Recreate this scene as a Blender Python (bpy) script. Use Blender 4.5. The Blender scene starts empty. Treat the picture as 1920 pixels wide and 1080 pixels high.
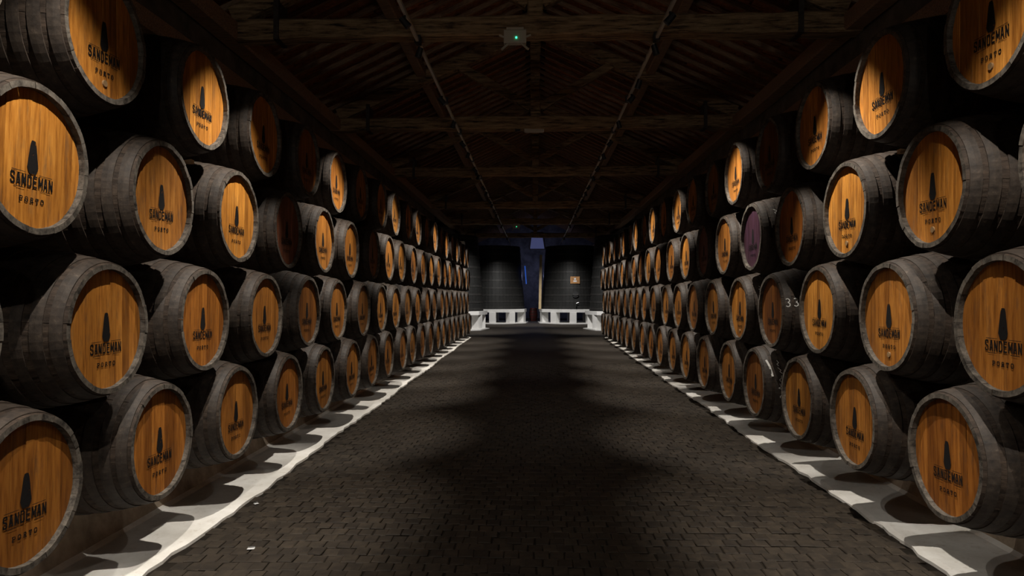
import bpy, bmesh, math, random
from mathutils import Vector, Matrix
random.seed(7)
PI = math.pi
scene = bpy.context.scene
C = scene.collection

# ------------------------------------------------------------------ camera
CAM_H, YAW, PITCH = 1.75, 0.0342, 0.0152
cam = bpy.data.objects.new('camera', bpy.data.cameras.new('camera'))
cam.data.sensor_width = 36.0
cam.data.lens = 24.0
cam.data.clip_end = 200
cam.location = (0, 0, CAM_H)
cam.rotation_euler = (PI / 2 + PITCH, 0, YAW)
C.objects.link(cam)
scene.camera = cam

# ------------------------------------------------------------------ world, exposure
w = bpy.data.worlds.new('world')
scene.world = w
w.use_nodes = True
w.node_tree.nodes['Background'].inputs[0].default_value = (0.02, 0.025, 0.035, 1)
w.node_tree.nodes['Background'].inputs[1].default_value = 0.2
vs = scene.view_settings
vs.view_transform = 'Standard'
vs.look = 'None'
vs.gamma = 1.0
vs.use_curve_mapping = False
vs.exposure = 0.0
LAMP_W = 570.0            # track spotlights over the casks
KERB_W = 42.0             # spotlights aimed across the aisle at the kerbs
AISLE_FILL_W = 110.0           # soft fill lamps added on the tracks to lift the dark paving
BACK_FILL_W = 115.0            # unseen globe lamps added behind the camera as fill
LAMP_COL = (1.0, 0.93, 0.83)

# ------------------------------------------------------------------ helpers
def lin(r, g, b):
    f = lambda c: (c / 255 / 12.92) if c / 255 <= 0.04045 else ((c / 255 + 0.055) / 1.055) ** 2.4
    return (f(r), f(g), f(b), 1)

class Nodes:
    def __init__(s, name):
        s.m = bpy.data.materials.new(name)
        s.m.use_nodes = True
        s.t = s.m.node_tree
        s.b = s.t.nodes['Principled BSDF']
        s.out = s.t.nodes['Material Output']
    def n(s, kind, **kw):
        nd = s.t.nodes.new(kind)
        for k, v in kw.items():
            setattr(nd, k, v)
        return nd
    def l(s, a, b):
        s.t.links.new(a, b)
    def coord(s, scale, rnd=True):
        tc = s.n('ShaderNodeTexCoord')
        mp = s.n('ShaderNodeMapping')
        mp.inputs['Scale'].default_value = scale
        s.l(tc.outputs['Object'], mp.inputs['Vector'])
        if rnd:
            oi = s.n('ShaderNodeObjectInfo')
            ml = s.n('ShaderNodeMath', operation='MULTIPLY')
            ml.inputs[1].default_value = 57.0
            s.l(oi.outputs['Random'], ml.inputs[0])
            s.l(ml.outputs[0], mp.inputs['Location'])
        return mp.outputs[0]
    def noise(s, vec, scale=5, detail=4, rough=0.6):
        nz = s.n('ShaderNodeTexNoise')
        nz.inputs['Scale'].default_value = scale
        nz.inputs['Detail'].default_value = detail
        nz.inputs['Roughness'].default_value = rough
        s.l(vec, nz.inputs['Vector'])
        return nz.outputs['Fac']
    def ramp(s, fac, stops):
        r = s.n('ShaderNodeValToRGB')
        e = r.color_ramp.elements
        e[0].position, e[0].color = stops[0]
        e[1].position, e[1].color = stops[1]
        for p, c in stops[2:]:
            x = e.new(p); x.color = c
        s.l(fac, r.inputs[0])
        return r.outputs[0]
    def mix(s, fac, a, b, mode='MIX'):
        mx = s.n('ShaderNodeMix', data_type='RGBA', blend_type=mode)
        for sock, v in ((mx.inputs[0], fac), (mx.inputs[6], a), (mx.inputs[7], b)):
            if isinstance(v, (int, float, tuple)):
                sock.default_value = v
            else:
                s.l(v, sock)
        return mx.outputs[2]
    def bump(s, fac, strength=0.3, dist=0.01):
        bp = s.n('ShaderNodeBump')
        bp.inputs['Strength'].default_value = strength
        bp.inputs['Distance'].default_value = dist
        s.l(fac, bp.inputs['Height'])
        s.l(bp.outputs[0], s.b.inputs['Normal'])
    def base(s, col):
        if isinstance(col, tuple):
            s.b.inputs['Base Color'].default_value = col
        else:
            s.l(col, s.b.inputs['Base Color'])
    def rough(s, v, spec=0.3):
        s.b.inputs['Roughness'].default_value = v
        s.b.inputs['Specular IOR Level'].default_value = spec

def wood_head():
    k = Nodes('oak_head')
    v = k.coord((1, 15, 1.3))
    g = k.noise(v, 3.2, 6, 0.66)
    col = k.ramp(g, [(0.28, (0.20, 0.070, 0.011, 1)), (0.72, (0.62, 0.29, 0.060, 1)), (0.5, (0.45, 0.185, 0.032, 1))])
    geo = k.n('ShaderNodeNewGeometry')
    oi = k.n('ShaderNodeObjectInfo')
    ad = k.n('ShaderNodeMath', operation='ADD')
    k.l(geo.outputs['Random Per Island'], ad.inputs[0]); k.l(oi.outputs['Random'], ad.inputs[1])
    fr = k.n('ShaderNodeMath', operation='FRACT'); k.l(ad.outputs[0], fr.inputs[0])
    tone = k.ramp(fr.outputs[0], [(0.0, (0.56, 0.50, 0.43, 1)), (1.0, (1.12, 1.10, 1.06, 1))])
    col = k.mix(1.0, col, tone, 'MULTIPLY')
    v2 = k.coord((1, 9, 2.2))
    st = k.noise(v2, 2.1, 5, 0.7)
    stf = k.ramp(st, [(0.54, (0, 0, 0, 1)), (0.74, (0.6, 0.6, 0.6, 1))])
    col = k.mix(stf, col, (0.12, 0.075, 0.045, 1))
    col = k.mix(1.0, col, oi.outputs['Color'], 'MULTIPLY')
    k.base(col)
    k.rough(0.5, 0.35)
    k.bump(g, 0.25, 0.004)
    return k.m

def stave_wood():
    k = Nodes('dark_stave_wood')
    v = k.coord((3, 14, 14), rnd=True)
    a = k.noise(v, 2.0, 6, 0.68)
    col = k.ramp(a, [(0.34, (0.017, 0.0120, 0.0090, 1)), (0.76, (0.084, 0.060, 0.044, 1))])
    v2 = k.coord((1, 1, 1), rnd=True)
    b = k.noise(v2, 46, 4, 0.75)
    f = k.ramp(b, [(0.66, (0, 0, 0, 1)), (0.8, (0.5, 0.5, 0.5, 1))])
    col = k.mix(f, col, (0.22, 0.19, 0.16, 1))
    c = k.noise(v2, 3.0, 3, 0.5)
    f2 = k.ramp(c, [(0.35, (0.82, 0.79, 0.77, 1)), (0.7, (1.12, 1.08, 1.05, 1))])
    col = k.mix(1.0, col, f2, 'MULTIPLY')
    k.base(col); k.rough(0.72, 0.25); k.bump(a, 0.6, 0.008)
    return k.m

def chime_wood():
    k = Nodes('worn_chime_end_grain')
    v = k.coord((20, 20, 20))
    a = k.noise(v, 0.55, 8, 0.78)
    k.base(k.ramp(a, [(0.38, (0.020, 0.017, 0.0145, 1)), (0.72, (0.20, 0.172, 0.14, 1))]))
    k.rough(0.75, 0.2); k.bump(a, 0.5, 0.004)
    return k.m

def iron():
    k = Nodes('blackened_iron_hoop')
    v = k.coord((9, 9, 9))
    a = k.noise(v, 2.4, 5, 0.7)
    k.base(k.ramp(a, [(0.3, (0.017, 0.0128, 0.0105, 1)), (0.62, (0.052, 0.038, 0.0285, 1)), (0.8, (0.14, 0.105, 0.08, 1))]))
    k.rough(0.62, 0.35); k.bump(a, 0.35, 0.004)
    return k.m

def ink():
    k = Nodes('worn_black_brand_ink')
    v = k.coord((1, 1, 1))
    a = k.noise(v, 34, 5, 0.7)
    k.base((0.009, 0.008, 0.008, 1)); k.rough(0.7, 0.2)
    tr = k.n('ShaderNodeBsdfTransparent')
    mx = k.n('ShaderNodeMixShader')
    f = k.ramp(a, [(0.58, (0, 0, 0, 1)), (0.68, (0.65, 0.65, 0.65, 1))])
    k.l(f, mx.inputs[0]); k.l(k.b.outputs[0], mx.inputs[1]); k.l(tr.outputs[0], mx.inputs[2])
    k.l(mx.outputs[0], k.out.inputs[0])
    return k.m

def plain(name, col, rough=0.7, spec=0.3, nscale=None, amt=0.35, metal=0.0, bump=0.3, stretch=(1, 1, 1)):
    k = Nodes(name)
    if nscale:
        v = k.coord(stretch)
        a = k.noise(v, nscale, 5, 0.65)
        lo = tuple(c * (1 - amt) for c in col[:3]) + (1,)
        hi = tuple(min(1, c * (1 + amt)) for c in col[:3]) + (1,)
        k.base(k.ramp(a, [(0.3, lo), (0.72, hi)]))
        k.bump(a, bump, 0.01)
    else:
        k.base(col)
    k.rough(rough, spec)
    k.b.inputs['Metallic'].default_value = metal
    return k.m

def limewash():
    k = Nodes('limewashed_kerb')
    v = k.coord((1, 1, 1), rnd=False)
    a = k.noise(v, 2.3, 6, 0.65)
    b = k.noise(v, 17, 5, 0.7)
    col = k.ramp(a, [(0.3, (0.60, 0.57, 0.52, 1)), (0.66, (0.84, 0.82, 0.78, 1))])
    f = k.ramp(b, [(0.56, (0, 0, 0, 1)), (0.78, (0.5, 0.5, 0.5, 1))])
    col = k.mix(f, col, (0.34, 0.26, 0.17, 1))
    k.base(col); k.rough(0.85, 0.15); k.bump(b, 0.25, 0.01)
    return k.m

def sett_stone():
    k = Nodes('dark_paving_sett')
    v = k.coord((1, 1, 1))
    a = k.noise(v, 14, 5, 0.7)
    geo = k.n('ShaderNodeNewGeometry'); oi = k.n('ShaderNodeObjectInfo')
    ad = k.n('ShaderNodeMath', operation='ADD')
    k.l(geo.outputs['Random Per Island'], ad.inputs[0]); k.l(oi.outputs['Random'], ad.inputs[1])
    fr = k.n('ShaderNodeMath', operation='FRACT'); k.l(ad.outputs[0], fr.inputs[0])
    col = k.ramp(a, [(0.3, (0.014, 0.0105, 0.0075, 1)), (0.75, (0.050, 0.037, 0.025, 1))])
    tone = k.ramp(fr.outputs[0], [(0, (0.7, 0.68, 0.66, 1)), (1, (1.2, 1.2, 1.18, 1))])
    col = k.mix(1.0, col, tone, 'MULTIPLY')
    k.base(col); k.rough(0.7, 0.3); k.bump(a, 0.5, 0.008)
    return k.m

def old_beam():
    k = Nodes('flaking_old_beam')
    v = k.coord((1.6, 16, 16))
    a = k.noise(v, 1.6, 7, 0.72)
    col = k.ramp(a, [(0.36, (0.02, 0.013, 0.008, 1)), (0.48, (0.22, 0.145, 0.08, 1)), (0.68, (0.44, 0.31, 0.18, 1))])
    k.base(col); k.rough(0.85, 0.15); k.bump(a, 0.9, 0.02)
    return k.m

def emit(name, col, s):
    k = Nodes(name)
    k.b.inputs['Emission Color'].default_value = col
    k.b.inputs['Emission Strength'].default_value = s
    k.base((0.02, 0.02, 0.02, 1))
    return k.m

M = dict(
    head=wood_head(), stave=stave_wood(), chime=chime_wood(), hoop=iron(), ink=ink(),
    back=plain('dark_head_backing_wood', (0.03, 0.014, 0.006, 1), 0.8),  # dark backing disc visible between the head boards
    bung=plain('cork_bung', (0.26, 0.16, 0.075, 1), 0.7, 0.3, 30),
    lime=limewash(), plaster=plain('stained_tan_plaster', (0.36, 0.29, 0.22, 1), 0.9, 0.1, 5, 0.4), sett=sett_stone(),
    bed=plain('earth_joint_bed', (0.017, 0.0135, 0.0102, 1), 0.95, 0.1, 9, 0.5),
    paving=plain('dark_distant_paving', (0.028, 0.0215, 0.0158, 1), 0.75, 0.3, 5, 0.45),
    wall=plain('sooty_stone_wall', (0.11, 0.095, 0.08, 1), 0.95, 0.1, 3, 0.5, bump=0.8),
    endwall=plain('grey_granite_wall', (0.16, 0.16, 0.17, 1), 0.95, 0.1, 2.2, 0.45, bump=0.9),
    beam=old_beam(),
    rafter=plain('dark_rafter_wood', (0.26, 0.17, 0.11, 1), 0.85, 0.15, 4, 0.5, stretch=(2, 18, 18)),
    tile=plain('clay_roof_tile', (0.36, 0.16, 0.085, 1), 0.9, 0.1, 12, 0.5),
    rail=plain('grey_steel_rail', (0.50, 0.49, 0.47, 1), 0.5, 0.4),
    black=plain('black_metal', (0.015, 0.015, 0.016, 1), 0.5, 0.4),
    cream=plain('cream_plastic', (0.42, 0.38, 0.31, 1), 0.5, 0.4),
    white=plain('white_painted_masonry', (0.80, 0.79, 0.77, 1), 0.8, 0.2, 6, 0.06),
    vat=plain('tarred_vat_staves', (0.018, 0.018, 0.0175, 1), 0.55, 0.3, 3, 0.25, stretch=(3, 3, 1.2)),
    vathoop=plain('tarred_vat_hoop', (0.028, 0.027, 0.026, 1), 0.5, 0.35, 6, 0.3),
    pale=plain('pale_pine_board', (0.5, 0.38, 0.22, 1), 0.7, 0.2, 5, 0.2, stretch=(8, 8, 1)),
    sign=plain('varnished_sign_board', (0.36, 0.17, 0.05, 1), 0.5, 0.4, 8, 0.3),
    paper=plain('white_paper', (0.62, 0.62, 0.62, 1), 0.8, 0.2),
    chalk=plain('white_chalk', (0.62, 0.6, 0.57, 1), 0.95, 0.05),
    steel=plain('bright_steel', (0.6, 0.6, 0.6, 1), 0.25, 0.5, metal=1.0),
    wedge=plain('raw_wood_wedge', (0.48, 0.33, 0.2, 1), 0.8, 0.2, 20, 0.3),
    red=plain('dark_red_barrel_paint', (0.10, 0.02, 0.018, 1), 0.5),
    globe=emit('added_fill_globe', (1.0, 0.93, 0.83, 1), 2.0),  # globes of the added lamps behind the camera
    led=emit('green_led', (0.05, 1.0, 0.45, 1), 2.5),
    blue=emit('blue_led_tube', (0.05, 0.2, 1.0, 1), 0.35),
    pane=emit('blue_dusk_window_pane', (0.20, 0.23, 0.55, 1), 0.20),
)

def mesh(name, verts, faces, mat, mats=None, fmat=None, smooth=False):
    me = bpy.data.meshes.new(name)
    me.from_pydata(verts, [], faces)
    for m in ([mat] if mats is None else mats):
        me.materials.append(m)
    if fmat:
        for p, i in zip(me.polygons, fmat):
            p.material_index = i
    if smooth:
        for p in me.polygons:
            p.use_smooth = True
    me.update()
    return me

def put(name, me, parent=None, loc=(0, 0, 0), rot=(0, 0, 0), scale=None):
    o = bpy.data.objects.new(name, me)
    C.objects.link(o)
    o.location = loc
    o.rotation_euler = rot
    if scale:
        o.scale = scale
    if parent:
        o.parent = parent
    return o

def tag(o, label=None, cat=None, group=None, kind=None):
    if label: o['label'] = label
    if cat: o['category'] = cat
    if group: o['group'] = group
    if kind: o['kind'] = kind
    return o

class MB:
    """collects boxes, bars and lathes in one vertex list"""
    def __init__(s):
        s.v, s.f = [], []
    def poly(s, vs, fs):
        n = len(s.v)
        s.v += [tuple(p) for p in vs]
        s.f += [tuple(i + n for i in q) for q in fs]
    def box(s, a, b):
        (x0, y0, z0), (x1, y1, z1) = a, b
        s.poly([(x0, y0, z0), (x1, y0, z0), (x1, y1, z0), (x0, y1, z0), (x0, y0, z1), (x1, y0, z1), (x1, y1, z1), (x0, y1, z1)],
               [(0, 3, 2, 1), (4, 5, 6, 7), (0, 1, 5, 4), (1, 2, 6, 5), (2, 3, 7, 6), (3, 0, 4, 7)])
    def bar(s, p, q, w, h, up=(0, 0, 1), segs=1, wob=0.0):
        p, q = Vector(p), Vector(q)
        d = (q - p).normalized()
        u = d.cross(Vector(up)).normalized()
        t = u.cross(d).normalized()
        vs, fs = [], []
        for i in range(segs + 1):
            c = p.lerp(q, i / segs)
            jw, jh = 1 + random.uniform(-wob, wob), 1 + random.uniform(-wob, wob)
            c = c + u * random.uniform(-wob, wob) * w * 0.3 + t * random.uniform(-wob, wob) * h * 0.3
            ch = 0.18
            for (a, b) in ((-1, -1 + ch), (-1 + ch, -1), (1 - ch, -1), (1, -1 + ch), (1, 1 - ch), (1 - ch, 1), (-1 + ch, 1), (-1, 1 - ch)):
                vs.append(c + u * (a * w / 2 * jw) + t * (b * h / 2 * jh))
        for i in range(segs):
            for j in range(8):
                a, b = i * 8 + j, i * 8 + (j + 1) % 8
                fs.append((a, b, b + 8, a + 8))
        fs.append(tuple(range(7, -1, -1)))
        fs.append(tuple(segs * 8 + j for j in range(8)))
        s.poly(vs, fs)
    def tube(s, p, q, r, n=10, r2=None):
        p, q = Vector(p), Vector(q)
        d = (q - p).normalized()
        u = d.orthogonal().normalized(); t = d.cross(u)
        r2 = r if r2 is None else r2
        vs = []
        for c, rr in ((p, r), (q, r2)):
            for j in range(n):
                a = 2 * PI * j / n
                vs.append(c + u * math.cos(a) * rr + t * math.sin(a) * rr)
        fs = [(j, (j + 1) % n, (j + 1) % n + n, j + n) for j in range(n)]
        fs += [tuple(range(n - 1, -1, -1)), tuple(range(n, 2 * n))]
        s.poly(vs, fs)
    def lathe_z(s, prof, n=32, closed=False):
        vs, fs = [], []
        m = len(prof)
        for j in range(n):
            a = 2 * PI * j / n
            for r, z in prof:
                vs.append((r * math.cos(a), r * math.sin(a), z))
        for j in range(n):
            for i in range(m if closed else m - 1):
                a, b = j * m + i, j * m + (i + 1) % m
                c, d = ((j + 1) % n) * m + (i + 1) % m, ((j + 1) % n) * m + i
                fs.append((a, d, c, b))
        s.poly(vs, fs)
    def me(s, name, mat, smooth=False):
        m = mesh(name, s.v, s.f, mat, smooth=smooth)
        bm = bmesh.new(); bm.from_mesh(m)
        bmesh.ops.recalc_face_normals(bm, faces=bm.faces)
        bm.to_mesh(m); bm.free()
        return m
    def obj(s, name, mat, parent=None, loc=(0, 0, 0), rot=(0, 0, 0), smooth=False):
        return put(name, s.me(name, mat, smooth), parent, loc, rot)

FS = 0.012
def fz(y):                       # the paving climbs gently towards the vats
    return FS * (y - 5.0)

# ------------------------------------------------------------------ the setting
XL, XR = 2.457, 2.4345           # cask head planes left / right
EL, ER = -2.47, 2.62             # kerb edges next to the paving
PL, PR = -3.03, 3.22             # feet of the plinths the casks lie on
Y0, YB, YE = -15.0, 26.4, 44.0    # wall behind the camera, end of casks, end wall
WX = 3.85                        # nave wall
TIE_Z = 4.85                     # underside of tie beams
EAVE_Z, SLOPE = 5.20, 0.47
RIDGE_Z = EAVE_Z + WX * SLOPE

# floor: bed with setts on it
fb = MB()
N = 24
for i in range(N):
    ya, yb = Y0 + (YE - Y0) * i / N, Y0 + (YE - Y0) * (i + 1) / N
    xa, xb = (-6.8, 6.8)
    fb.poly([(xa, ya, fz(ya) - 0.011), (xb, ya, fz(ya) - 0.011), (xb, yb, fz(yb) - 0.011), (xa, yb, fz(yb) - 0.011)], [(0, 1, 2, 3)])
floor = fb.obj('floor', M['bed'])
tag(floor, 'dark brown sett paving of the aisle between the casks', kind='structure')
far = MB()
far.poly([(EL, 17.0, fz(17)), (ER, 17.0, fz(17)), (ER, YB, fz(YB)), (EL, YB, fz(YB)), (-6.8, YB, fz(YB)), (6.8, YB, fz(YB)), (6.8, YE, fz(YE)), (-6.8, YE, fz(YE))],
         [(0, 1, 2, 3), (4, 5, 6, 7)])
fo = far.obj('distant_paving', M['paving'], floor)
# setts
SX, SY = 0.104, 0.128
def sett_verts(hx, hy, jit):
    c, b = 0.006, 0.024
    q = lambda: random.uniform(-jit, jit)
    base = [(-hx + q(), -hy + q()), (hx + q(), -hy + q()), (hx + q(), hy + q()), (-hx + q(), hy + q())]
    top = [(x * (1 - c / hx), y * (1 - c / hy)) for x, y in base]
    mid = [(x, y) for x, y in base]
    vs = [(x, y, -b) for x, y in base] + [(x, y, -0.005) for x, y in mid] + [(x, y, q() * 0.3) for x, y in top]
    fs = []
    for k in (0, 4):
        for j in range(4):
            fs.append((k + j, k + (j + 1) % 4, k + 4 + (j + 1) % 4, k + 4 + j))
    fs.append((8, 9, 10, 11))
    return vs, fs
sett_me = []
for i in range(6):
    v, f = sett_verts(SX / 2 - 0.0022, SY / 2 - 0.0022, 0.007)
    sett_me.append(mesh('sett', v, f, M['sett']))
rest = MB()
rows = []
y = 3.3
r = 0
count = 0
while y < 17.0:
    x = EL + 0.02 + (SX / 2 if r % 2 else 0) + random.uniform(-0.01, 0.01)
    ncol = int((ER - EL) / SX)
    for i in range(ncol + 1):
        xx = x + SX * (i + 0.5)
        if xx > ER - 0.03: continue
        wav = 0.018 * math.sin(xx * 1.9 + y * 0.8)
        zz = fz(y) + random.uniform(-0.004, 0.004)
        px, py = xx + random.uniform(-0.004, 0.004), y + wav
        vis = y > 4.15 and abs(px) < 0.75 * y
        if vis and count < 300:
            o = put('sett', random.choice(sett_me), floor, (px, py, zz), (FS + random.uniform(-.01, .01), random.uniform(-.01, .01), random.uniform(-.05, .05)))
            count += 1
        else:
            v, f = sett_verts(SX / 2 - 0.0022, SY / 2 - 0.0022, 0.007)
            rest.poly([(a + px, b + py, c + zz) for a, b, c in v], f)
    y += SY
    r += 1
so = put('setts_beyond', rest.me('setts_beyond', M['sett']), floor)
tag(so, kind='stuff')

# limewashed kerbs with the sloping plinth behind them
def kerb(name, xe, xf, sgn, label):
    mb = MB()
    n = 180
    prev = None
    rnd = random.Random(3 if sgn < 0 else 5)
    y_a, y_b = 0.5, YB - 0.3
    prof0 = []
    for i in range(n + 1):
        yy = y_a + (y_b - y_a) * i / n
        z = fz(yy)
        ed = xe + rnd.uniform(-0.02, 0.02) + 0.02 * math.sin(yy * 1.3)
        top = 0.332
        pts = [(ed, yy, z - 0.03), (ed, yy, z + 0.012), (ed + sgn * 0.05, yy, z + 0.02), (xf - sgn * 0.02, yy, z + 0.03 + rnd.uniform(-.003, .003)),
               (xf + sgn * (0.015 + rnd.uniform(-.004, .004)), yy, z + 0.055), (xf + sgn * (0.085 + rnd.uniform(-.006, .006)), yy, max(top - 0.03, z + 0.06)), (xf + sgn * 0.13, yy, max(top, z + 0.07)),
               (sgn * (WX - 0.01), yy, max(top, z + 0.07))]
        prof0.append(pts)
    vs = [p for pr in prof0 for p in pr]
    m = len(prof0[0])
    fs = [(i * m + j, i * m + j + 1, (i + 1) * m + j + 1, (i + 1) * m + j) for i in range(n) for j in range(m - 1)]
    fs.append(tuple(range(m))); fs.append(tuple(n * m + j for j in range(m)))
    mb.poly(vs, fs)
    o = mb.obj(name, M['lime'])
    o.data.materials.append(M['plaster'])
    for p in o.data.polygons:
        if abs(p.center.x) > abs(xf) + 0.004: p.material_index = 1
    tag(o, label, kind='structure')
    return o
kerb('trim_1', EL, PL, -1, 'white limewashed kerb and sloping plinth under the left casks')
kerb('trim_2', ER, PR, 1, 'white limewashed kerb and sloping plinth under the right casks')

# walls
def wall(name, a, b, mat, label):
    mb = MB(); mb.box(a, b)
    return tag(mb.obj(name, mat), label, kind='structure')
wall('wall_left', (-WX - 0.4, Y0, -0.3), (-WX, YB, EAVE_Z), M['wall'], 'sooty stone wall behind the left casks')
wall('wall_right', (WX, Y0, -0.3), (WX + 0.4, YB, EAVE_Z), M['wall'], 'sooty stone wall behind the right casks')
wall('wall_rear', (-WX - 0.4, Y0 - 0.4, -0.3), (WX + 0.4, Y0, RIDGE_Z + 0.3), M['wall'], 'stone wall closing the cellar behind the viewer')
wall('wall_end', (-7.2, YE, -0.3), (7.2, YE + 0.4, RIDGE_Z + 0.4), M['endwall'], 'grey granite end wall behind the vats')
wall('wall_bay_left', (-7.2, YB, -0.3), (-6.8, YE, EAVE_Z), M['wall'], 'stone wall of the bay left of the vats')
wall('wall_bay_right', (6.8, YB, -0.3), (7.2, YE, EAVE_Z), M['wall'], 'stone wall of the bay right of the vats')
wall('wall_return_left', (-7.2, YB - 0.35, -0.3), (-WX, YB, EAVE_Z), M['wall'], 'stone return wall past the end of the left casks')
wall('wall_return_right', (WX, YB - 0.35, -0.3), (7.2, YB, EAVE_Z), M['wall'], 'stone return wall past the end of the right casks')
wall('ceiling_bay_left', (-7.2, YB - 0.35, EAVE_Z - 0.02), (-WX, YE, EAVE_Z + 0.1), M['wall'], 'flat ceiling over the left vat bay')
wall('ceiling_bay_right', (WX, YB - 0.35, EAVE_Z - 0.02), (7.2, YE, EAVE_Z + 0.1), M['wall'], 'flat ceiling over the right vat bay')
pw = MB(); pw.box((-3.02, YB + 0.35, fz(YB) - 0.05), (-2.80, YB + 0.75, 4.0))
tag(pw.obj('trim_3', M['white']), 'narrow cream pillar at the far end of the left casks', kind='structure')

# window with blue dusk light, high in the end wall
wn = put('window_1', None, None, (0.08, YE - 0.06, 4.95)); tag(wn, 'small bluish window high in the end wall', kind='structure')
mb = MB(); mb.poly([(-0.42, 0, 0), (0.50, 0, 0), (0.36, 0, 0.92), (-0.30, 0, 0.92), (-0.42, 0.03, 0), (0.50, 0.03, 0), (0.36, 0.03, 0.92), (-0.30, 0.03, 0.92)],
                   [(0, 1, 2, 3), (4, 7, 6, 5), (0, 4, 5, 1), (1, 5, 6, 2), (2, 6, 7, 3), (3, 7, 4, 0)])
mb.obj('pane', M['pane'], wn)
mb = MB()
for p, q in (((-0.45, 0, -0.04), (0.54, 0, -0.04)), ((-0.45, 0, -0.04), (-0.33, 0, 0.95)), ((0.54, 0, -0.04), (0.39, 0, 0.95)), ((-0.33, 0, 0.95), (0.39, 0, 0.95))):
    mb.bar(p, q, 0.06, 0.07, up=(0, 1, 0))
mb.obj('window_frame', M['wall'], wn)

# ------------------------------------------------------------------ roof
roof = put('ceiling', None, None, (0, 0, EAVE_Z)); tag(roof, 'dark raftered roof with bare clay tiles', kind='structure')
for s in (-1, 1):
    mb = MB()
    off = 0.30
    mb.poly([(s * (WX + 0.5), Y0 - 0.4, -0.235 + off), (0, Y0 - 0.4, RIDGE_Z - EAVE_Z + off), (0, YE + 0.4, RIDGE_Z - EAVE_Z + off), (s * (WX + 0.5), YE + 0.4, -0.235 + off)], [(0, 1, 2, 3)])
    mb.obj('roof_boarding', M['bed'], roof)
ang = math.atan(SLOPE)
RL = math.hypot(WX + 0.2, (WX + 0.2) * SLOPE)
rm = MB(); rm.bar((0, 0, 0), (RL, 0, 0), 0.05, 0.075, segs=3, wob=0.08)
rafter_me = rm.me('rafter', M['rafter'])
yy = 6.6
rafter_y = []
while yy < YE:
    rafter_y.append(yy)
    for s in (-1, 1):
        put('rafter', rafter_me, roof, (s * (WX + 0.2), yy + random.uniform(-.03, .03), -0.2 * SLOPE + 0.08), (0, -ang, 0) if s < 0 else (0, -ang, PI))
    yy += 0.40
# tiles laid over the rafters, lapped
tl = MB()
tw, tlen = 0.228, 0.30
seg = 4
def tile_shape():
    vs, fs = [], []
    for i, (x, dz) in enumerate(((0, 0.035), (tlen + 0.04, 0.0))):
        for j in range(seg + 1):
            a = -1 + 2 * j / seg
            vs.append((x, a * tw / 2 * 0.97, dz + 0.045 * (1 - a * a)))
        for j in range(seg + 1):
            a = -1 + 2 * j / seg
            vs.append((x, a * tw / 2 * 0.97, dz + 0.045 * (1 - a * a) + 0.014))
    n = 2 * (seg + 1)
    for j in range(seg):
        fs += [(j, j + 1, n + j + 1, n + j), (seg + 1 + j + 1, seg + 1 + j, n + seg + 1 + j, n + seg + 2 + j), (j + 1, j, seg + 1 + j, seg + 2 + j), (n + j, n + j + 1, n + seg + 2 + j, n + seg + 1 + j)]
    return vs, fs
tv, tf = tile_shape()
tile_me = mesh('roof_tile', tv, tf, M['tile'])
tiles = []
ncol = int((YE - 6.6) / 0.23)
nrow = int(RL / tlen)
for s in (-1, 1):
    for i in range(ncol):
        for j in range(nrow):
            tiles.append((s, 6.6 + 0.115 + 0.23 * i, j))
def tile_mat(s, yc, j):
    d = j * tlen + random.uniform(-.025, .025)
    x = s * (WX + 0.2 - d * math.cos(ang))
    z = -0.2 * SLOPE + d * math.sin(ang) + 0.135
    return Matrix.Translation((x, yc, z)) @ Matrix.Rotation(0 if s < 0 else PI, 4, 'Z') @ Matrix.Rotation(-ang + random.uniform(-.02, .02), 4, 'Y')
def tile_vis(s, yc, j):
    x = WX + 0.2 - j * tlen * math.cos(ang); z = EAVE_Z + j * tlen * math.sin(ang) + 0.1
    return (z - CAM_H) / yc < 0.41 and x < 3.9
tiles.sort(key=lambda t: (not tile_vis(*t), t[1]))
for i, t in enumerate(tiles):
    m = tile_mat(*t)
    if i < 300:
        o = put('roof_tile', tile_me, roof); o.matrix_basis = m
    else:
        tl.poly([m @ Vector(v) for v in tv], tf)
o = put('roof_tiles_beyond', mesh('roof_tiles_beyond', tl.v, tl.f, M['tile']), roof); tag(o, kind='stuff')
# purlins, ridge and wall plates, all running along the nave
def along(name, x, z, w_, h_, label, mat='rafter', y0=4.0, part=False, y1=YE):
    mb = MB(); mb.bar((0, 0, 0), (0, y1 - y0, 0), w_, h_, segs=18, wob=0.12)
    if part:
        return mb.obj(name, M[mat], roof, (x, y0, z - EAVE_Z))
    return tag(mb.obj(name, M[mat], None, (x, y0, z)), label, 'beam')
for s, nm in ((-1, 'left'), (1, 'right')):
    px = 2.1
    along('purlin', s * px, EAVE_Z + (WX - px) * SLOPE - 0.10, 0.16, 0.2, None, part=True)
    along('wall_plate', s * (WX - 0.16), 4.96, 0.24, 0.2, f'long wall plate under the {nm} eave carrying the tie beams')
    along('wall_beam', s * (WX - 0.10), 4.40, 0.2, 0.2, f'lower long beam fixed to the {nm} wall above the casks', y1=YB - 0.4)
along('ridge_beam', 0, RIDGE_Z - 0.1, 0.15, 0.22, None, part=True)
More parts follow.
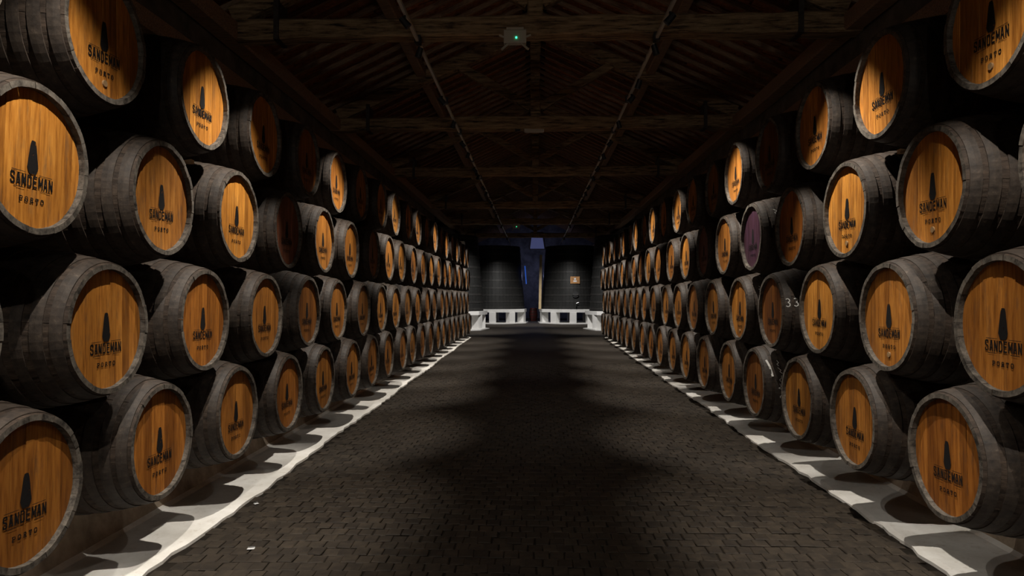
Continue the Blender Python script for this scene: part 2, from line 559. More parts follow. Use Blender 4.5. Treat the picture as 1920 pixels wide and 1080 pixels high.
# king-post trusses
TR = [8.11, 12.55, 17.3, 23.5, 28.6, 34.9]
ORD = ['first', 'second', 'third', 'fourth', 'fifth', 'sixth', 'seventh', 'eighth', 'ninth', 'tenth', 'eleventh', 'twelfth', 'thirteenth', 'fourteenth',
       'fifteenth', 'sixteenth', 'seventeenth', 'eighteenth', 'nineteenth', 'twentieth', 'twenty-first', 'twenty-second', 'twenty-third', 'twenty-fourth']
for i, ty in enumerate(TR):
    t = put('roof_truss', None, None, (0, ty, TIE_Z))
    tag(t, f'old timber king-post roof truss, {ORD[i]} from the camera', 'roof truss', 'king-post roof trusses')
    L = WX - 0.05
    mb = MB(); mb.bar((-L, 0, 0.12), (L, 0, 0.12), 0.24, 0.235, segs=22, wob=0.10); mb.obj('tie_beam', M['beam'], t)
    mb = MB(); mb.bar((0, 0, 0.02), (0, 0, RIDGE_Z - TIE_Z - 0.12), 0.19, 0.19, up=(0, 1, 0), segs=8, wob=0.08); mb.obj('king_post', M['beam'], t)
    for s in (-1, 1):
        mb = MB(); mb.bar((s * (L - 0.15), 0, 0.30), (s * 0.08, 0, RIDGE_Z - TIE_Z - 0.32), 0.2, 0.22, segs=10, wob=0.10); mb.obj('principal_rafter', M['beam'], t)
        mb = MB(); mb.bar((s * 0.08, 0, 0.42), (s * 1.45, 0, 0.30 + (L - 0.15 - 1.45) * 0.455 - 0.08), 0.13, 0.15, segs=6, wob=0.10); mb.obj('strut', M['beam'], t)
        mb = MB(); mb.box((s * (L - 0.72) - 0.03, -0.15, -0.02), (s * (L - 0.72) + 0.03, 0.15, 0.47)); mb.obj('iron_strap', M['hoop'], t)

# ------------------------------------------------------------------ casks
RH, RB, LEN = 0.375, 0.472, 1.32
TH = 0.042
NS = 26
def rad(x):                      # outer radius at distance x behind the front head edge
    u = 2 * x / LEN - 1
    return RB - (RB - RH) * abs(u) ** 2.1
def stave_mesh_data(a0, a1, na, rnd=None, xs=None):
    xs = xs or [0, 0.035, 0.09, 0.2, 0.34, 0.5, 0.66, 0.82, 1.05, 1.26, LEN]
    vs, fs, fm = [], [], []
    ang_ = [a0 + (a1 - a0) * j / na for j in range(na + 1)]
    m = 2 * (na + 1)
    off = rnd.uniform(-0.0013, 0.0013) if rnd else 0
    dx = rnd.uniform(-0.0025, 0.0025) if rnd else 0
    for i, x in enumerate(xs):
        r = rad(x) + off
        th = 0.030 if i in (0, len(xs) - 1) else TH
        xx = -x + (dx if i == 0 else 0)
        for a in ang_:
            vs.append((xx, -math.sin(a) * r, math.cos(a) * r))
        for a in ang_:
            vs.append((xx, -math.sin(a) * (r - th), math.cos(a) * (r - th)))
    for i in range(len(xs) - 1):
        b, n = i * m, (i + 1) * m
        for j in range(na):
            fs.append((b + j, n + j, n + j + 1, b + j + 1)); fm.append(0)
            fs.append((b + na + 1 + j, b + na + 2 + j, n + na + 2 + j, n + na + 1 + j)); fm.append(1 if i == 0 else 0)
        fs.append((b, b + na + 1, n + na + 1, n)); fm.append(0)
        fs.append((b + na, n + na, n + 2 * na + 1, b + 2 * na + 1)); fm.append(0)
    for j in range(na):
        fs.append((j, j + 1, na + 2 + j, na + 1 + j)); fm.append(1)
        e = (len(xs) - 1) * m
        fs.append((e + j, e + na + 1 + j, e + na + 2 + j, e + j + 1)); fm.append(1)
    return vs, fs, fm
gap = 0.0028
step = 2 * PI / NS
stave_vars = []
for i in range(5):
    v, f, fm = stave_mesh_data(-step / 2 + gap / 2, step / 2 - gap / 2, 2, random.Random(i))
    stave_vars.append(mesh('stave', v, f, None, [M['stave'], M['chime']], fm, smooth=False))
def shell(seed):
    rnd = random.Random(seed); V, F, FM = [], [], []
    for k in range(NS):
        v, f, fm = stave_mesh_data(k * step - step / 2 + gap / 2, k * step + step / 2 - gap / 2, 2, rnd, [0, 0.04, 0.2, 0.42, 0.66, 0.95, LEN])
        n = len(V); V += v; F += [tuple(i + n for i in q) for q in f]; FM += fm
    return mesh('staves', V, F, None, [M['stave'], M['chime']], FM)
shells = [shell(s) for s in range(4)]
for me_ in stave_vars + shells:
    for p in me_.polygons:
        p.use_smooth = False
def hoop_mesh(xa, xb):
    mb = MB(); n = 56; vs, fs = [], []
    prof = [(xa, rad(xa) - 0.004), (xa, rad(xa) + 0.0055), ((xa + xb) / 2, rad((xa + xb) / 2) + 0.0065), (xb, rad(xb) + 0.0055), (xb, rad(xb) - 0.004)]
    m = len(prof)
    for j in range(n):
        a = 2 * PI * j / n
        for x, r in prof: vs.append((-x, -math.sin(a) * r, math.cos(a) * r))
    for j in range(n):
        for i in range(m - 1):
            q = ((j + 1) % n) * m
            fs.append((j * m + i, j * m + i + 1, q + i + 1, q + i))
    mb.poly(vs, fs)
    return mb.me('hoop', M['hoop'], False)
hoops = [hoop_mesh(*h) for h in ((0.018, 0.078), (0.108, 0.168), (0.205, 0.262), (0.305, 0.36), (0.43, 0.49), (0.83, 0.89), (1.20, 1.26))]
# head boards
RI, REC = 0.339, 0.032            # opening radius, how deep the head sits
def board_outline(y0, y1, n=5):
    top = [(y0 + (y1 - y0) * i / n) for i in range(n + 1)]
    R = RI + 0.006
    up = [(y, math.sqrt(max(R * R - y * y, 1e-5))) for y in top]
    return up + [(y, -z) for y, z in reversed(up)]
def boards(widths, rnd):
    out = []; y = -(RI + 0.004); tot = sum(widths); S = 2 * (RI + 0.004) / tot
    for wd in widths:
        y2 = y + wd * S
        pts = board_outline(y + 0.0012, y2 - 0.0012)
        px = -REC + rnd.uniform(-0.0015, 0.0015)
        n = len(pts)
        vs = [(px, a, b) for a, b in pts] + [(px - 0.02, a, b) for a, b in pts]
        fs = [tuple(range(n - 1, -1, -1))] + [(i, (i + 1) % n, n + (i + 1) % n, n + i) for i in range(n)]
        out.append((vs, fs)); y = y2
    return out
rnd = random.Random(11)
board_sets, head_joined = [], []
for s in range(4):
    wd = [rnd.uniform(0.7, 1.35) for _ in range(rnd.choice((8, 9, 10)))]
    bs = boards(wd, rnd)
    board_sets.append([mesh('board', v, f, M['head']) for v, f in bs])
    mb = MB()
    for v, f in bs: mb.poly(v, f)
    head_joined.append(mesh('head', mb.v, mb.f, M['head']))
for grp in board_sets + [head_joined]:
    for me_ in grp:
        bm = bmesh.new(); bm.from_mesh(me_); bmesh.ops.recalc_face_normals(bm, faces=bm.faces); bm.to_mesh(me_); bm.free()
n = 40
hb = MB(); hb.poly([(-REC - 0.012, -math.sin(2 * PI * i / n) * 0.345, math.cos(2 * PI * i / n) * 0.345) for i in range(n)], [tuple(range(n))])
head_back = hb.me('head', M['back'])
# branded lettering, drawn as strokes in a (u, v) unit box per letter
GL = {
    'S': [[(1, .79), (.97, .92), (.84, 1), (.16, 1), (0, .9), (0, .68), (.12, .57), (.88, .43), (1, .32), (1, .1), (.84, 0), (.16, 0), (.03, .08), (0, .21)]],
    'A': [[(0, 0), (.36, 1), (.64, 1), (1, 0)], [(.18, .3), (.82, .3)]],
    'N': [[(0, 0), (0, 1), (1, 0), (1, 1)]],
    'D': [[(0, 0), (0, 1), (.75, 1), (1, .84), (1, .16), (.75, 0), (0, 0)]],
    'E': [[(1, 1), (0, 1), (0, 0), (1, 0)], [(0, .52), (.82, .52)]],
    'M': [[(0, 0), (0, 1), (.5, .3), (1, 1), (1, 0)]],
    'P': [[(.12, 0), (.12, 1), (.8, 1), (1, .88), (1, .6), (.8, .48), (.12, .48)], [(-.06, 0), (.34, 0)], [(-.06, 1), (.2, 1)]],
    'O': [[(.22, 0), (0, .25), (0, .75), (.22, 1), (.78, 1), (1, .75), (1, .25), (.78, 0), (.22, 0)]],
    'R': [[(.12, 0), (.12, 1), (.75, 1), (.92, .88), (.92, .62), (.75, .5), (.12, .5)], [(.55, .5), (1, 0)], [(-.06, 0), (.34, 0)], [(.85, 0), (1.1, 0)]],
    'T': [[(0, .78), (0, 1), (1, 1), (1, .78)], [(.5, 1), (.5, 0)], [(.28, 0), (.72, 0)]],
}
def strokes(mb, paths, th, x):
    for path in paths:
        P = [Vector(p) for p in path]
        for a, b in zip(P, P[1:]):
            d = b - a
            if d.length < 1e-6: continue
            d.normalize(); nrm = Vector((-d.y, d.x)) * th / 2
            e = d * th * 0.42
            q = [a - e + nrm, a - e - nrm, b + e - nrm, b + e + nrm]
            mb.poly([(x, p.x, p.y) for p in q], [(0, 1, 2, 3)])
def word(mb, txt, cx, cy, width, hgt, space, th, x):
    n = len(txt); lw = (width - space * (n - 1)) / n
    u = cx - width / 2
    for ch in txt:
        ww = lw * (1.12 if ch == 'M' else 0.98)
        strokes(mb, [[(u + th / 2 + p[0] * (ww - th), cy - hgt / 2 + th / 2 + p[1] * (hgt - th)) for p in path] for path in GL[ch]], th, x)
        u += lw + space
XP = -REC + 0.0035
mb = MB()
word(mb, 'SANDEMAN', 0, -0.113, 0.285, 0.060, 0.0075, 0.0086, XP)
strokes(mb, [[(-0.135, -0.074), (-0.045, -0.074)], [(0.045, -0.074), (0.135, -0.074)]], 0.003, XP)
strokes(mb, [[(-0.12, -0.152), (-0.05, -0.152)], [(0.06, -0.152), (0.125, -0.152)], [(-0.03, -0.152), (-0.026, -0.152)], [(0, -0.152), (0.004, -0.152)], [(0.03, -0.152), (0.034, -0.152)]], 0.003, XP)
letter_me = mesh('lettering', mb.v, mb.f, M['ink'])
mb = MB(); word(mb, 'PORTO', 0, -0.206, 0.165, 0.027, 0.013, 0.0055, XP)
letter2_me = mesh('small_lettering', mb.v, mb.f, M['ink'])
# emblem: a plain tapered dark mark standing on the lettering (generic stand-in)
mb = MB()
half = [(0.0, 0.092), (0.013, 0.09), (0.02, 0.07), (0.031, 0.0), (0.037, -0.042), (0.03, -0.06), (0.02, -0.076), (0.0, -0.076)]
prof = half + [(-a, b) for a, b in reversed(half[1:-1])]
mb.poly([(XP, a, b) for a, b in prof], [tuple(range(len(prof)))])
emblem_me = mesh('emblem', mb.v, mb.f, M['ink'])
mb = MB(); mb.tube((-REC - 0.01, 0, -0.262), (-REC + 0.008, 0, -0.262), 0.021, 14, 0.019); bung_me = mb.me('bung', M['bung'])

ROWNAME = {1: 'bottom row', 2: 'second row up', 3: 'third row up', 4: 'top row'}
PITCHK = 1.165
Yrow = {('L', 1): 3.277, ('L', 2): 3.283, ('L', 3): 3.288, ('L', 4): 3.253, ('R', 1): 3.045, ('R', 2): 3.105, ('R', 3): 3.1475, ('R', 4): 3.174}
Zrow = {('L', 1): .805, ('L', 2): 1.590, ('L', 3): 2.428, ('L', 4): 3.243, ('R', 1): .815, ('R', 2): 1.620, ('R', 3): 2.438, ('R', 4): 3.267}
DZ = {('L', 2, .5): -.015, ('L', 3, 1): -.014, ('L', 3, 0): .012, ('R', 1, 1): -.012, ('R', 2, 2.5): .03, ('R', 1, 2): .004, ('R', 2, .5): -.013, ('L', 4, 4.5): -.03, ('L', 3, 5): -.03,
      ('L', 2, 4.5): .01, ('R', 3, 2): .01, ('L', 4, .5): .01, ('L', 2, 3.5): .02}
DY = {('L', 2, .5): .012, ('L', 1, 1): .012, ('L', 3, 2): -.02, ('L', 4, 2.5): -.02, ('L', 3, 3): -.04, ('R', 1, 3): -.05, ('R', 1, 1): -.02, ('L', 1, 0): -.012}
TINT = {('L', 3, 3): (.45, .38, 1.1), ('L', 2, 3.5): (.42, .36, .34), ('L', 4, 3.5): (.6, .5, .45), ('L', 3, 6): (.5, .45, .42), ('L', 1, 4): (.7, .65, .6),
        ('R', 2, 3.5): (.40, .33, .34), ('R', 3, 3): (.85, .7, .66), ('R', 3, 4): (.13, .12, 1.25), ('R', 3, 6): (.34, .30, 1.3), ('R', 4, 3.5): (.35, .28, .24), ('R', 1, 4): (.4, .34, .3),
        ('R', 4, 5.5): (.55, .5, .45), ('R', 1, 6): (.55, .5, .45), ('R', 1, 1): (.72, .62, .55), ('L', 1, 0): (.72, .66, .6), ('L', 1, 1): (.75, .66, .6), ('L', 2, .5): (.82, .78, .72), ('R', 2, .5): (.85, .78, .72), ('L', 2, 1.5): (.72, .62, .55), ('L', 1, 3): (.7, .6, .55), ('R', 2, 1.5): (.8, .75, .7), ('R', 1, 2): (.75, .7, .68),  # low-row heads tinted down, their dimmer light put into the colour
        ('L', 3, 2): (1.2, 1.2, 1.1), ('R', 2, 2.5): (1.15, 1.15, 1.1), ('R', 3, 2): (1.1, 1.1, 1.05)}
LOOK = {('L', 3, 3): 'purple-stained', ('R', 3, 4): 'deep purple-stained', ('R', 3, 6): 'purplish-brown', ('R', 2, 3.5): 'chalk-numbered dark-headed', ('L', 2, 3.5): 'dull brown-headed',
        ('R', 4, 3.5): 'very dark-headed', ('R', 1, 4): 'chalk-marked dark-headed'}
BUNG = {('L', 4, .5), ('R', 4, .5), ('R', 3, 1), ('R', 2, 1.5), ('R', 3, 2), ('R', 2, 4.5)}
cask_pos = {}
rnd = random.Random(21)
def cask(side, row, k, label, near):
    key = (side, row, k)
    X = -XL if side == 'L' else XR
    jit = 0 if near else 1
    y = Yrow[(side, row)] + PITCHK * k + DY.get(key, 0) + jit * rnd.uniform(-.013, .013)
    z = Zrow[(side, row)] + DZ.get(key, 0) + (jit * rnd.uniform(-.006, .006) if row > 1 else 0)
    x = X + jit * rnd.uniform(-.02, .02)
    t = put('wine_barrel', None, None, (x, y, z - RB), (0, 0, 0 if side == 'L' else PI))
    cask_pos[key] = t
    tag(t, label, 'barrel', 'stacked wine barrels on the left' if side == 'L' else 'stacked wine barrels on the right')
    roll = rnd.uniform(-0.035, 0.035)
    up = (0, 0, RB)
    tint = TINT.get(key)
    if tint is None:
        q = rnd.choice((1, 1, .95, .85, .75, .62, 1.08)) * (.78, .82, 1.0, 1.0)[row - 1]; tint = (q, q * rnd.uniform(.92, 1.0), q * rnd.uniform(.85, 1.0))  # bottom two rows darkened in the wood tint to carry weaker light
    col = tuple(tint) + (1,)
    if near:
        sp = rnd.uniform(0, step)
        for i in range(NS):
            put('stave', rnd.choice(stave_vars), t, up, (sp + i * step, 0, 0))
        h = put('head', head_back, t, up, (roll, 0, 0))
        for bme in board_sets[rnd.randrange(4)]:
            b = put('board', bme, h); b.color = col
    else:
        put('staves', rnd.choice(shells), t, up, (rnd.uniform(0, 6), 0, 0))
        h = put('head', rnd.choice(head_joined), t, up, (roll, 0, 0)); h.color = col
    for hm in hoops:
        put('hoop', hm, t, up, (rnd.uniform(0, 6), 0, 0))
    put('lettering', letter_me, h); put('small_lettering', letter2_me, h); put('emblem', emblem_me, h)
    if key in BUNG: put('bung', bung_me, h)
    return t
def plan(side, row):
    ks = []
    k = 0.0 if row % 2 else 0.5
    k -= 2.0
    while Yrow[(side, row)] + PITCHK * k < YB - 0.75:
        ks.append(k); k += 1
    return ks
for side in 'LR':
    sname = 'left' if side == 'L' else 'right'
    for row in (1, 2, 3, 4):
        idx = out = 0
        for k in plan(side, row):
            y = Yrow[(side, row)] + PITCHK * k
            edge = 1003.8 + (-XL if side == 'L' else XR) * 1280 / (y + RH)
            if edge < -25 or edge > 1921:
                lab = f'oak barrel out of frame, {sname} stack, {ROWNAME[row]}, {ORD[out]} from rear'; out += 1
            else:
                look = LOOK.get((side, row, k))
                lab = f'{look + " " if look else "oak "}wine barrel in the {sname} stack, {ROWNAME[row]}, {ORD[idx]} from the camera'
                idx += 1
            cask(side, row, k, lab, y < 7.6 and -25 <= edge <= 1921)

# chalk marks on cask sides: strokes given as (distance behind the rim, angle from the top towards the near side) in metres
def chalk(key, name, paths, th=0.009, a_c=PI / 2, s_c=0.25):
    t = cask_pos[key]
    sgn = -1 if key[0] == 'L' else 1   # near flank is -Y in the world: local -Y left, local +Y right
    mb = MB()
    for path in paths:
        pts = []
        for (s, v) in path:
            x = s_c + s
            a = a_c - v / rad(x)
            pts.append((x, a))
        for (xa, aa), (xb, ab) in zip(pts, pts[1:]):
            du, dv = xb - xa, (ab - aa) * 0.45
            L = math.hypot(du, dv) or 1
            nx, na = -dv / L * th / 2, du / L * th / 2 / 0.45
            quad = []
            for (x, a) in ((xa + nx, aa + na), (xa - nx, aa - na), (xb - nx, ab - na), (xb + nx, ab + na)):
                r = rad(x) + 0.0085
                quad.append((-x, sgn * math.sin(a) * r, math.cos(a) * r))
            mb.poly(quad, [(0, 1, 2, 3)])
    o = mb.obj(name, M['chalk'], t, (0, 0, RB))
    o['label'] = 'white chalk marks'
three = [(-.02, .05), (.0, .06), (.02, .045), (.02, .02), (0, .005), (.02, -.01), (.022, -.04), (0, -.055), (-.022, -.04)]
chalk(('R', 2, 3.5), 'chalk_number', [[(s * .8, v * .7) for s, v in three], [(s * .8 + .072, v * .7) for s, v in three]], 0.009, PI / 2 - 0.22, 0.045)
def scribble(seed, n, s0):
    rr = random.Random(seed); out = []
    for i in range(n):
        v = 0.22 - i * 0.085
        out.append([(s0 + rr.uniform(-.02, .02), v + .03), (s0 + rr.uniform(0, .03), v), (s0 + rr.uniform(-.03, 0), v - .015), (s0 + rr.uniform(-.01, .03), v - .035)])
    return out
for key, sd in ((('R', 3, 4), 1), (('R', 3, 5), 2), (('R', 2, 4.5), 3), (('R', 1, 4), 4), (('R', 1, 5), 5), (('R', 4, 7.5), 6)):
    chalk(key, 'chalk_mark', scribble(sd, 5, 0.0), 0.006, PI / 2 - 0.1, 0.16)
chalk(('R', 1, 4), 'chalk_stroke', [[(0, .16), (.02, .08), (.035, -.03)]], 0.02, PI / 2 - 0.35, 0.05)

# wooden wedges between casks
mb = MB(); mb.poly([(-.11, -.025, 0), (.03, -.025, 0), (.03, .025, 0), (-.11, .025, 0), (-.11, -.025, .012), (.03, -.025, .03), (.03, .025, .03), (-.11, .025, .012)],
                   [(0, 3, 2, 1), (4, 5, 6, 7), (0, 1, 5, 4), (1, 2, 6, 5), (2, 3, 7, 6), (3, 0, 4, 7)])
wedge_me = mb.me('wooden_wedge', M['wedge'])
for (s, key, dy, lab) in ((-1, ('L', 4, 1.5), 0.12, 'small pale wooden wedge under the second top-row barrel on the left'),
                          (1, ('R', 4, 1.5), 0.08, 'small pale wooden wedge under the second top-row barrel on the right')):
    t = cask_pos[key]
    zb = t.location.z + RB - math.sqrt(rad(0.30) ** 2 - dy * dy)
    o = put('wooden_wedge', wedge_me, None, (s * (2.45 + 0.20), t.location.y + dy, zb - 0.034), (0, 0, 0 if s < 0 else PI))
    tag(o, lab, 'wedge', 'wooden wedges between barrels')

# ------------------------------------------------------------------ light tracks with spotlights
TX = {'L': -1.39, 'R': 1.42}
TZ = TIE_Z - 0.05
for side, nm in (('L', 'left'), ('R', 'right')):
    t = put('light_track', None, None, (TX[side], 0, TZ)); tag(t, f'long grey lighting track under the roof beams, {nm} of the centre', 'light track', 'lighting tracks')
    mb = MB(); mb.bar((0, -2, 0), (0, 40.5, 0), 0.035, 0.045); mb.obj('rail', M['rail'], t)
    for hy in [0.5, 4.5] + [v for ty in TR for v in (ty - 0.1,)] + [10.5, 15.0, 20.4, 26.0, 32.0]:
        mb = MB(); mb.box((-0.035, hy - 0.05, -0.035), (0.035, hy + 0.05, 0.06)); mb.obj('bracket', M['black'], t)
def spot(side, y, target, watts, label, cone=46, blend=0.55, col=LAMP_COL, radius=0.02):
    x, z = TX[side], TZ - 0.03
    t = put('spotlight', None, None, (x, y, z)); tag(t, label, 'spotlight', 'track spotlights')
    d = (Vector(target) - Vector((x, y, z - 0.1))).normalized()
    mb = MB(); mb.tube((0, 0, 0), (0, 0, -0.05), 0.012, 8); mb.obj('stem', M['black'], t)
    c = Vector((0, 0, -0.075))
    mb = MB(); mb.tube(c - d * 0.06, c + d * 0.06, 0.034, 14, 0.04); mb.obj('lamp_body', M['black'], t)
    ld = bpy.data.lights.new('spot_lamp', 'SPOT')
    ld.energy = watts; ld.color = col; ld.spot_size = math.radians(cone); ld.spot_blend = blend; ld.shadow_soft_size = radius
    lo = bpy.data.objects.new('spot_lamp', ld); C.objects.link(lo); lo.parent = t
    lo.location = c + d * 0.085
    lo.rotation_euler = d.to_track_quat('-Z', 'Y').to_euler()
# casks: (lamp y, forward lean, share of LAMP_W)
FOR_LEFT = [(-1.5, 1.2, .5), (0.5, 1.2, 1.0), (2.6, 1.0, 1.0), (5.2, .3, 1.0), (8.1, .4, 1.0), (11.5, .5, 1.0), (14.0, .3, .9), (16.5, .4, 1.0), (19.2, .3, .9), (21.7, .3, 1.0), (24.2, .3, 1.0)]
FOR_RIGHT = [(-1.7, 1.2, .5), (0.3, 1.4, 1.0), (2.4, 1.1, .9), (5.4, .1, 1.0), (8.1, .3, 1.0), (11.6, .3, 1.0), (14.2, .3, .9), (16.8, .3, 1.0), (19.3, .4, .9), (21.9, .3, 1.0), (24.3, .3, 1.0)]
lamps = {'L': [], 'R': []}
for side, lst, s in (('L', FOR_LEFT, -1), ('R', FOR_RIGHT, 1)):
    for (y, lean, p) in lst:
        lamps[side].append((y, (s * 2.55, y + lean, 1.0), LAMP_W * p, 57, 0.7))
    o = 'R' if side == 'L' else 'L'
    for y in (1.6, 3.7, 7.2, 10.1, 13.0, 15.6, 18.2, 20.8, 23.2):
        lamps[o].append((y, (s * 2.75, y + 0.9, 0.0), KERB_W * (0.9 if s < 0 else 2.8), 34, 0.7))
for y, side in ((4.2, 'L'), (9.4, 'R'), (16.0, 'L'), (22.6, 'R')):  # added wide fill lamps brightening the middle of the aisle floor
    lamps[side].append((y, (0.0, y + 1.0, 0.0), AISLE_FILL_W, 88, 1.0))
for side in 'LR':
    for i, (y, tg, wt, cn, bl) in enumerate(sorted(lamps[side])):
        spot(side, y, tg, wt, f'small black track spotlight on the {"left" if side == "L" else "right"} rail, {ORD[i]} from the camera', cone=cn, blend=bl)

# globe lamps added out of view to brighten near cask sides and roof beams
for i, (x, y) in enumerate(((-0.9, -7.0), (0.9, -7.0), (0.0, -11.0))):
    t = put('added_fill_lamp', None, None, (x, y, 3.3)); tag(t, f'added unseen globe fill lamp hung behind the camera, {ORD[i]}', 'pendant lamp', 'added fill lamps behind the camera')
    mb = MB(); mb.lathe_z([(0.001, -0.14), (0.09, -0.11), (0.14, 0.0), (0.09, 0.11), (0.03, 0.14)], 20); mb.obj('globe', M['globe'], t)
    mb = MB(); mb.tube((0, 0, 0.13), (0, 0, RIDGE_Z - abs(x) * SLOPE - 3.3 + 0.25), 0.012, 8); mb.obj('cord', M['black'], t)
    ld = bpy.data.lights.new('added_fill_light', 'POINT'); ld.energy = BACK_FILL_W; ld.color = LAMP_COL; ld.shadow_soft_size = 0.16
    lo = bpy.data.objects.new('added_fill_light', ld); C.objects.link(lo); lo.parent = t; lo.location = (0, 0, -0.32)

# ------------------------------------------------------------------ vats at the far end
def vat(cx, cy, label, base_label, rb=1.7, rt=1.44, z1=4.62, spin=0.0):
    zf = fz(cy); zs = 1.17
    b = put('vat_plinth', None, None, (cx, cy, zf)); tag(b, base_label, 'plinth', 'white plinths under the vats')
    H = zs - zf
    R8 = 1.9
    mb = MB()
    pts = [(R8 * math.cos(PI / 4 * k + spin), R8 * math.sin(PI / 4 * k + spin)) for k in range(8)]
    mb.poly([(x, y, H - 0.17) for x, y in pts] + [(x, y, H) for x, y in pts], [tuple(range(7, -1, -1)), tuple(range(8, 16))] + [(k, (k + 1) % 8, 8 + (k + 1) % 8, 8 + k) for k in range(8)])
    mb.obj('slab', M['white'], b)
    mb = MB(); mb.lathe_z([(0.0, 0.04), (R8 + 0.1, 0.04), (R8 + 0.1, -0.06)], 8); mb.obj('footing', M['white'], b, (0, 0, 0), (0, 0, spin))
    for k in range(10):
        a = PI / 5 * k + spin
        mb = MB(); mb.box((R8 * 0.94 - 0.36, -0.18, -0.03), (R8 * 0.94 + 0.0, 0.18, H - 0.17)); mb.obj('pier', M['white'], b, (0, 0, 0), (0, 0, a))
    t = put('wine_vat', None, None, (cx, cy, zs)); tag(t, label, 'vat', 'large upright vats')
    hh = z1 - zs
    n = 56
    V, F = [], []
    for k in range(n):
        a0, a1 = 2 * PI * k / n + 0.0015, 2 * PI * (k + 1) / n - 0.0015
        q = []
        for (r, z) in ((rb, 0.0), (rt, hh)):
            for rr in (r, r - 0.06):
                for a in (a0, a1): q.append((rr * math.cos(a), rr * math.sin(a), z))
        m = len(V); V += q
        F += [tuple(i + m for i in f) for f in ((0, 1, 5, 4), (3, 2, 6, 7), (2, 0, 4, 6), (1, 3, 7, 5), (4, 5, 7, 6), (0, 2, 3, 1))]
    mbv = MB(); mbv.poly(V, F); mbv.obj('staves', M['vat'], t)
    mb = MB(); mb.lathe_z([(0.0, 0.0), (rt - 0.05, 0.0)], 40); mb.obj('lid', M['vat'], t, (0, 0, hh - 0.08))
    mb = MB(); mb.lathe_z([(0.0, 0.0), (rb - 0.05, 0.0)], 40); mb.obj('floor_disc', M['vat'], t, (0, 0, 0.06))
    for f in (0.03, 0.12, 0.22, 0.33, 0.45, 0.58, 0.72, 0.86, 0.96):
        zc = f * hh; r = rb + (rt - rb) * f
        mb = MB(); mb.lathe_z([(r - 0.01, -0.045), (r + 0.016, -0.045), (r + 0.010, 0.045), (r - 0.016, 0.045)], 56); mb.obj('hoop', M['vathoop'], t, (0, 0, zc))
    return t
vat(-4.12, 31.7, 'black upright vat mostly hidden behind the left barrel stack', 'white plinth nearest the left barrel stack', spin=0.2)
vat(4.22, 31.9, 'black upright vat mostly hidden behind the right barrel stack', 'white plinth nearest the right barrel stack', spin=-0.1)
vat(-2.3, 38.2, 'big black upright vat left of the gap at the far end', 'white slab plinth left of the gap at the far end', spin=0.32)
vr = vat(2.02, 38.2, 'big black upright vat with a brown sign and tap, far end', 'white slab plinth under the vat with the brown sign', spin=-0.32)
# sign, manhole and tap on the right-hand far vat
def on_vat(z):
    f = (z - 1.17) / (4.62 - 1.17)
    return 1.7 + (1.44 - 1.7) * f
tilt = math.atan((1.7 - 1.44) / 3.45)
sg = put('sign', None, vr, (0.10, -on_vat(2.73) - 0.03, 2.73 - 1.17), (-tilt, 0, 0))
sg.name = 'sign_board'
mb = MB(); mb.box((-0.25, -0.015, -0.19), (0.25, 0.02, 0.19)); mb.obj('panel', M['sign'], sg)
mb = MB(); mb.box((-0.05, -0.02, 0.01), (0.05, -0.0151, 0.11)); mb.box((-0.09, -0.02, -0.10), (0.09, -0.0151, -0.02)); mb.obj('print', M['paper'], sg)
mb = MB(); mb.tube((0, 0.05, 0), (0, -0.05, 0), 0.17, 20); mb.tube((0, -0.05, 0), (0, -0.075, 0), 0.11, 16)
o = mb.obj('manhole_cover', M['black'], vr, (0.12, -on_vat(1.95) - 0.01, 1.95 - 1.17), (-tilt, 0, 0))
mb = MB(); mb.box((-0.16, -0.10, -0.015), (0.16, -0.075, 0.015)); mb.obj('clamp_bar', M['steel'], o)
tp = MB(); tp.tube((0, 0.1, 0), (0, -0.16, 0), 0.035, 10); tp.tube((0, -0.14, 0.02), (0, -0.17, -0.16), 0.03, 10); tp.tube((0, -0.1, 0.02), (0.14, -0.1, 0.07), 0.015, 8)
tp.obj('tap', M['steel'], vr, (0.14, -on_vat(1.46), 1.46 - 1.17))
mb = MB(); mb.bar((0, 0, 0), (0.06, 0, 2.95), 0.14, 0.04, up=(0, 1, 0))
tag(mb.obj('pale_board', M['pale'], None, (0.245, 37.2, 1.17)), 'tall pale wooden board standing at the left side of the signed vat', 'board')
mb = MB(); mb.tube((0, 0, 0), (-0.08, 0, 1.0), 0.03, 10)
o = mb.obj('light_tube', M['blue'], None, (-0.50, 37.9, 2.55)); tag(o, 'slim blue light tube against the left far vat', 'light tube')
bl = bpy.data.lights.new('blue_glow', 'POINT'); bl.energy = 32; bl.color = (0.5, 0.55, 1.0); bl.shadow_soft_size = 0.1
bo = bpy.data.objects.new('blue_glow', bl); C.objects.link(bo); bo.parent = o; bo.location = (0.45, 3.6, 0.6)
mb = MB(); mb.lathe_z([(0.0, 0.0), (0.2, 0.0), (0.25, 0.3), (0.25, 0.45), (0.2, 0.75), (0.0, 0.75)], 20)
o = put('small_keg', None, None, (-0.12, 40.5, fz(40.5))); tag(o, 'small dark red keg in the gap between the far vats', 'keg')
put('body', mb.me('body', M['red']), o)
for zc in (0.12, 0.3, 0.47, 0.64):
    h2 = MB(); h2.lathe_z([(0.245 - abs(zc - 0.375) * .1, -0.02), (0.262 - abs(zc - 0.375) * .1, -0.02), (0.262 - abs(zc - 0.375) * .1, 0.02), (0.245 - abs(zc - 0.375) * .1, 0.02)], 20); h2.obj('hoop', M['hoop'], o, (0, 0, zc))
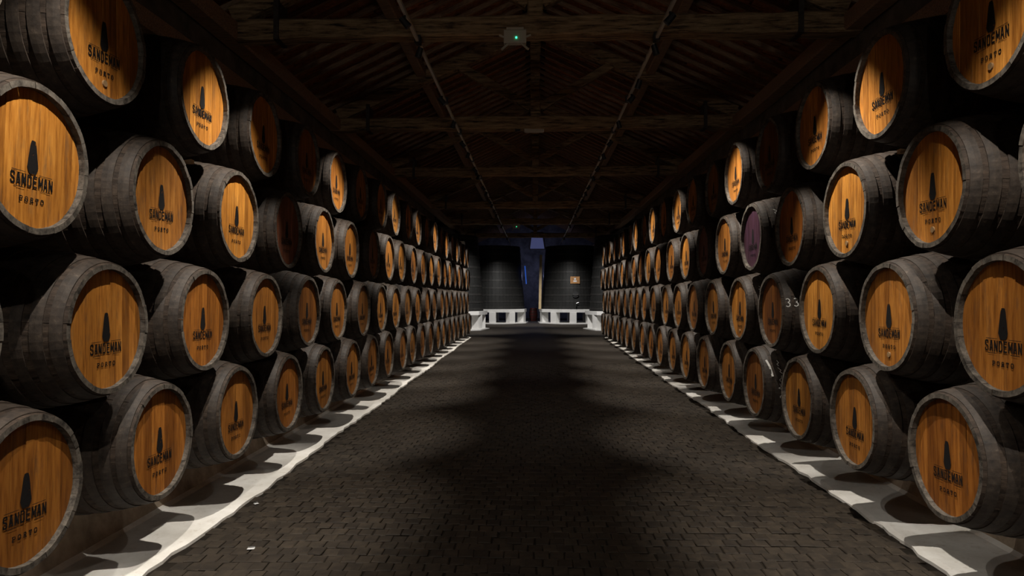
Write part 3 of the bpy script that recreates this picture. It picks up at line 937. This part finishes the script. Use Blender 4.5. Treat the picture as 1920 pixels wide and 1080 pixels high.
# spotlights over the vats
for side, y, tg, wt, lab in (('L', 28.0, (-3.0, 30.2, 0.7), 900, 'track spotlight aimed at the plinth beside the left stack'),
                             ('R', 28.0, (3.0, 30.3, 0.7), 900, 'track spotlight aimed at the plinth beside the right stack'),
                             ('L', 33.6, (-1.6, 36.4, 0.3), 600, 'track spotlight aimed at the left far plinth'),
                             ('R', 33.6, (1.5, 36.4, 0.3), 600, 'track spotlight aimed at the right far plinth')):
    spot(side, y, tg, wt, lab, cone=88, blend=1.0, col=(1, 0.97, 0.93))

# ------------------------------------------------------------------ small fittings on the trusses, scraps on the floor
def emergency(x, y, z, label, s=1.0):
    t = put('emergency_light', None, None, (x, y, z)); tag(t, label, 'emergency light', 'twin-head emergency lights')
    mb = MB(); mb.bar((-0.13 * s, 0, 0), (0.13 * s, 0, 0), 0.09 * s, 0.16 * s); mb.obj('housing', M['cream'], t)
    mb = MB(); mb.box((-0.10 * s, -0.05, 0.075 * s), (0.10 * s, 0.05, 0.10 * s)); mb.obj('cap', M['cream'], t)
    mb = MB(); mb.tube((0.015, -0.046 * s, -0.02 * s), (0.015, -0.056 * s, -0.02 * s), 0.011 * s, 10); mb.obj('indicator', M['led'], t)
    for q in (-1, 1):
        mb = MB(); mb.tube((q * 0.07 * s, -0.01, -0.07 * s), (q * 0.155 * s, -0.05, -0.16 * s), 0.014 * s, 8); h = mb.obj('lamp_head', M['cream'], t)
        mb = MB(); mb.bar((q * 0.13 * s, -0.01, 0.0), (q * 0.185 * s, -0.02, 0.02 * s), 0.02, 0.02); mb.obj('clip', M['cream'], t)
emergency(-0.235, 7.93, 4.80, 'cream twin-head emergency light with green LED on the nearest truss')
emergency(-0.80, 28.45, 4.76, 'small twin-head emergency light on a far truss', 1.1)
t = put('lamp_bar', None, None, (-0.03, 12.48, 4.835)); tag(t, 'short cream lamp bar under the second truss', 'lamp bar')
mb = MB(); mb.bar((-0.17, 0, 0), (0.19, 0, 0), 0.07, 0.07); mb.obj('housing', M['cream'], t)
mb = MB(); mb.bar((-0.15, 0, -0.035), (0.17, 0, -0.035), 0.05, 0.02); mb.obj('diffuser', M['cream'], t)
mb = MB(); mb.tube((-0.34, 0, 0.0), (-0.25, 0, 0.02), 0.03, 10); mb.obj('sensor', M['black'], t)
for (x, y, sx, sy, rz, lab) in ((-1.985, 4.73, .05, .04, .2, 'small white paper scrap on the setts near the bottom edge'), (-2.36, 5.72, .035, .03, .9, 'tiny white paper scrap on the setts beside the left kerb')):
    mb = MB(); mb.box((-sx / 2, -sy / 2, 0), (sx / 2, sy / 2, 0.003))
    mb.poly([(-sx / 2, sy / 2, 0.003), (sx / 2, sy / 2, 0.003), (sx / 2, sy / 2 - .012, 0.012), (-sx / 2, sy / 2 - .012, 0.012)], [(0, 1, 2, 3)])
    tag(mb.obj('paper_scrap', M['paper'], None, (x, y, fz(y) + 0.006), (0, 0, rz)), lab, 'paper')
